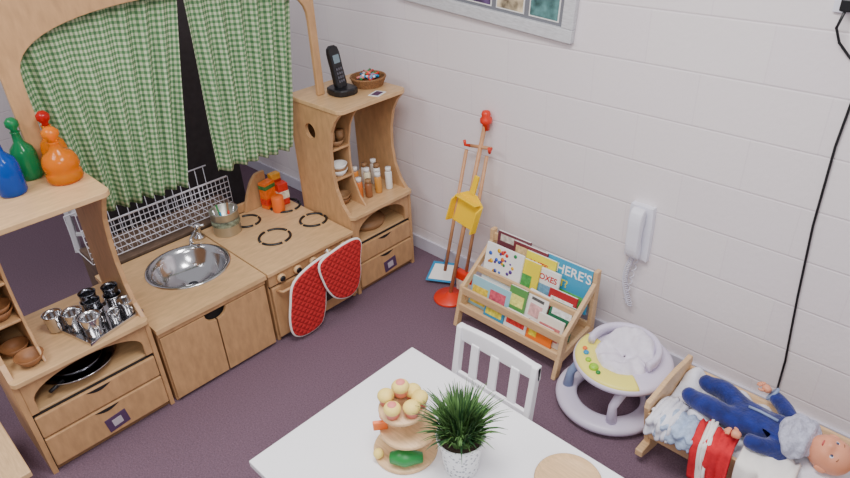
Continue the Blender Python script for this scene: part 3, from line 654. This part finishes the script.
# ---------------------------------------------------------------- shelf contents
zt=1.075
def bottle(name,x,y,z,prof,m,st=None,stm=None,S=1.0):
    g=G(name,(x,y,z)); lathe(g,'glass_body',[(r*S,h*S) for r,h in prof],(x,y,z),m,seg=28)
    if st: lathe(g,'stopper',[(r*S,h*S) for r,h in st],(x,y,z),stm,seg=20)
P1=[(0,0),(.04,0),(.046,.01),(.046,.10),(.04,.125),(.018,.15),(.015,.185),(.019,.19),(0,.19)]
S1=[(0,.188),(.014,.188),(.012,.20),(.024,.215),(.024,.232),(.012,.245),(0,.247)]
bottle('blue_glass_bottle',.74,-1.905,zt,P1,GBLUE,S1,GBLUE,1.08)
bottle('blue_glass_bottle',.63,-1.92,zt,P1,GBLUE,S1,GBLUE,1.05)
bottle('green_glass_bottle',.64,-1.81,zt,P1,GGREEN,S1,GGREEN,.98)
P2=[(0,0),(.052,0),(.06,.012),(.058,.035),(.052,.042),(.06,.055),(.058,.08),(.048,.10),(.022,.118),(.018,.14),(.022,.145),(0,.145)]
S2=[(0,.143),(.016,.143),(.016,.155),(.028,.168),(.028,.182),(.014,.196),(0,.198)]
bottle('amber_glass_bottle',.775,-1.73,zt,P2,GYEL,S2,GYEL,1.08)
bottle('amber_glass_bottle',.675,-1.71,zt,P1,GYEL,S1,GRED,1.0)
gt2=G('metal_tray',(.86,-1.80,.49)); Mt=Matrix.Translation((.875,-1.80,.491))@Matrix.Rotation(.25,4,'Z')
box(gt2,'tray_base',(-.10,-.135,0),(.10,.115,.004),STEEL,.002,Mt)
for aa,bb_ in (((-.10,-.135,0),(-.096,.115,.014)),((.096,-.135,0),(.10,.115,.014)),((-.10,-.135,0),(.10,-.131,.014)),((-.10,.111,0),(.10,.115,.014))): box(gt2,'tray_rim',aa,bb_,STEEL,.001,Mt)
gcp=G('steel_toy_cups',(.86,-1.80,.495))
CUP=[(0,.0),(.022,0),(.024,.003),(.028,.055),(.030,.06),(.028,.06),(.024,.05),(.021,.006),(0,.006)]
for i,(dx,dy,sm) in enumerate(((.045,-.075,1.45),(.055,.015,.9),(-.005,-.02,1.2),(-.055,-.085,1.35),(-.06,.0,1.3),(-.02,.075,1.25),(.05,.08,1.1),(-.12,-.13,1.3))):
    p=Mt@Vector((dx,dy,.004)); lathe(gcp,'cup_%d'%i,[(r*sm,z*sm) for r,z in CUP],p,STEEL,seg=28)
    tube(gcp,'handle_%d'%i,[p+Vector((.028*sm,0,.045*sm)),p+Vector((.044*sm,.004,.04*sm)),p+Vector((.044*sm,.004,.02*sm)),p+Vector((.026*sm,0,.014*sm))],.0028,STEEL,seg=6)
    if i in (2,4,5): lathe(gcp,'stacked_cup_%d'%i,[(r*sm*.9,z*sm) for r,z in CUP],p+Vector((0,0,.04)),STEELD,seg=28)
gbw=G('wooden_toy_bowls',(.77,-2.12,.49)); BOWL=[(0,0),(.018,0),(.03,.012),(.042,.034),(.039,.034),(.028,.014),(0,.005)]
BW=mat('bowl_wood',(140,94,58),.5,var=.2); B3=[(r*1.25,z*1.25) for r,z in BOWL]
for z in (.657,.822,.49): lathe(gbw,'bowl',B3,(.82,-2.118,z),BW,seg=24)
lathe(gbw,'bowl_stacked',B3,(.815,-2.118,.675),BW,seg=24); lathe(gbw,'dark_cup',[(0,0),(.03,0),(.034,.05),(0,.05)],(.82,-2.115,.84),STEELD,seg=20); lathe(gbw,'bowl_counter',B3,(.93,-2.10,.491),BW,seg=24)
gbw=G('toy_bowl_stack',(.8,-.49,.49))
for z,mm in ((.492,BW),(.657,PAPER),(.672,WOODD),(.687,PAPER),(.822,WOODD),(.51,WOODD)): lathe(gbw,'bowl',[(r*1.1,h*1.1) for r,h in BOWL],(.84,-.498,z),mm,seg=24)
for y in (-.525,-.47): lathe(gbw,'cup',[(0,0),(.02,0),(.023,.06),(0,.06)],(.84,y,.84),WOODD,seg=18)
gpn=G('wok_pan',(.87,-1.95,.31)); lathe(gpn,'pan',[(0,.0),(.08,.0),(.135,.03),(.165,.058),(.160,.058),(.13,.034),(.078,.006),(0,.006)],(.835,-1.95,.311),STEEL,seg=40)
lathe(gpn,'inner_pan',[(0,.0),(.06,.0),(.10,.03),(.115,.055),(.110,.055),(.096,.032),(.058,.006),(0,.006)],(.835,-1.95,.319),STEELD,seg=40)
tube(gpn,'handle',[(.93,-2.03,.355),(.955,-2.09,.352)],.008,BLACK)
gsb=G('spice_bottles',(.8,-.28,.49))
for i,(x,y,c,h) in enumerate(((.86,-.395,(225,120,50),.10),(.89,-.355,(150,96,60),.085),(.85,-.325,(236,225,190),.13),(.89,-.285,(214,150,70),.10),(.85,-.255,(240,240,235),.13),(.90,-.215,(235,235,230),.11),(.79,-.36,(240,150,60),.13),(.79,-.29,(230,230,225),.13),(.79,-.225,(210,200,190),.13))):
    lathe(gsb,'jar_%d'%i,[(0,0),(.018,0),(.0195,.004),(.0195,h-.014),(.013,h),(0,h)],(x,y,.491),mat('jar_%d'%i,c,.35),seg=18)
    lathe(gsb,'lid_%d'%i,[(0,0),(.016,0),(.016,.022),(0,.022)],(x,y,.491+h-.004),[PAPER,WOODD,PAPER][i%3],seg=18)
glb=G('toy_pan_lid',(.85,-.3,.311)); lathe(glb,'lid',[(0,0),(.10,0),(.11,.03),(.06,.05),(0,.055)],(.84,-.36,.311),WOODD,seg=28)
# tower top
zt2=1.06
gph=G('cordless_telephone',(.80,-.40,zt2))
prism(gph,'charging_base',smooth([(.745,-.445),(.855,-.445),(.865,-.34),(.735,-.34)],3),2,zt2,zt2+.035,BLACK,.008)
MP=Matrix.Translation((.795,-.39,zt2+.025))@Matrix.Rotation(.1,4,'Z')@Matrix.Rotation(-.2,4,'Y')
prism(gph,'handset',smooth([(-.03,0),(.03,0),(.033,.10),(.028,.20),(-.028,.20),(-.033,.10)],3),0,-.014,.016,BLACK,.006,M=MP)
box(gph,'screen',(.0162,-.02,.125),(.0175,.02,.165),mat('screen',(120,140,150),.2),0,MP)
for r_ in range(4):
    for c_ in range(3): box(gph,'key',(.0162,-.019+c_*.0145,.03+r_*.02),(.0178,-.009+c_*.0145,.042+r_*.02),STEELD,0,MP)
bx,by=.81,-.222; gwk=G('wicker_basket',(bx,by,zt2))
for i in range(6): tube(gwk,'weave',ring((bx,by,zt2+.006+i*.007),.072+.003*i,36),.0052,WICK,seg=6,closed=True)
disc(gwk,'base',(bx,by,zt2),.070,.006,WICK); tube(gwk,'rim',ring((bx,by,zt2+.046),.089,36),.006,WICK,seg=6,closed=True)
gcl=G('coloured_pegs',(bx,by,zt2+.02)); R=random.Random(9)
for i in range(34):
    a=R.uniform(0,pi); d=Vector((math.cos(a),math.sin(a),R.uniform(-.1,.15)))*R.uniform(.03,.042); rr_=R.uniform(0,.038); aa=R.uniform(0,2*pi)
    c=Vector((bx+rr_*math.cos(aa),by+rr_*math.sin(aa),zt2+.062-rr_*.4+R.uniform(-.006,.01)))
    tube(gcl,'peg_%d'%i,[c-d,c+d],.0065,[BLUE,WHITEP,LAVB,RED,BLUE,GREEN,LAVB,PINK][i%8],seg=8)
MC=Matrix.Translation((.95,-.29,zt2))@Matrix.Rotation(.3,4,'Z')
ged=G('picture_card',(.94,-.33,zt2)); box(ged,'card',(-.03,-.04,0),(.03,.04,.002),PAPER,0,MC); box(ged,'card_print',(-.02,-.03,.002),(.02,.03,.0028),PURP,0,MC)
gtn=G('utensil_tin',(.50,-1.04,ZC)); tx,ty=.50,-1.01
lathe(gtn,'tin',[(0,0),(.070,0),(.072,.003),(.072,.125),(.075,.128),(.072,.131),(.068,.127),(.066,.01),(0,.01)],(tx,ty,ZC),mat('tin_metal',(190,190,180),.35,.85),seg=36)
lathe(gtn,'patterned_band',[(.073,.055),(.0735,.056),(.0735,.085),(.073,.086)],(tx,ty,ZC),mat('tin_band',(120,130,110),.4,var=.8,scale=55),seg=36)
for i in range(6):
    a=i*1.1; tube(gtn,'utensil_%d'%i,[(tx+.02*math.cos(a),ty+.02*math.sin(a),ZC+.02),(tx+.055*math.cos(a),ty+.055*math.sin(a),ZC+.14)],.005,[RED,STEEL,WOODD,GREEN,STEEL,BLUE][i])
# ---------------------------------------------------------------- lights
def area(name,loc,size,e,col=(1,1,1),tgt=None,sy=None):
    l=bpy.data.lights.new(name,'AREA'); l.energy=e; l.color=col; l.shape='RECTANGLE'; l.size=size; l.size_y=sy or size
    o=bpy.data.objects.new(name,l); bpy.context.collection.objects.link(o); o.location=loc
    if tgt: o.rotation_euler=(Vector(tgt)-Vector(loc)).to_track_quat('-Z','Y').to_euler()
area('ceiling_light_1',(2.5,-1.5,2.75),1.2,56,(1,.97,.95),sy=.6)
area('ceiling_light_2',(1.0,-2.8,2.75),1.2,36,(1,.97,.95),sy=.6)
area('ceiling_light_3',(4.0,-3.0,2.75),1.4,46,(1,.97,.96),sy=.6)
w=bpy.data.worlds.new('w'); bpy.context.scene.world=w; w.use_nodes=True
w.node_tree.nodes['Background'].inputs[0].default_value=(.97,.95,1,1); w.node_tree.nodes['Background'].inputs[1].default_value=.5
# ---------------------------------------------------------------- camera
Hc=2.1; F=650.0; pitch=math.radians(31); roll=math.radians(2.9); yaw=math.radians(45.7)
C=Vector((3.352,-2.352,Hc))
fw=Vector((-math.sin(yaw)*math.cos(pitch),math.cos(yaw)*math.cos(pitch),-math.sin(pitch)))
rt0=Vector((math.cos(yaw),math.sin(yaw),0)); up0=rt0.cross(fw)
rt=rt0*math.cos(roll)-up0*math.sin(roll); dn=-rt0*math.sin(roll)-up0*math.cos(roll)
cam=bpy.data.cameras.new('camera'); co=bpy.data.objects.new('camera',cam); bpy.context.collection.objects.link(co)
cam.sensor_width=36; cam.lens=F/850*36; cam.clip_start=.02
co.matrix_world=Matrix(((rt.x,-dn.x,-fw.x,C.x),(rt.y,-dn.y,-fw.y,C.y),(rt.z,-dn.z,-fw.z,C.z),(0,0,0,1)))
bpy.context.scene.camera=co
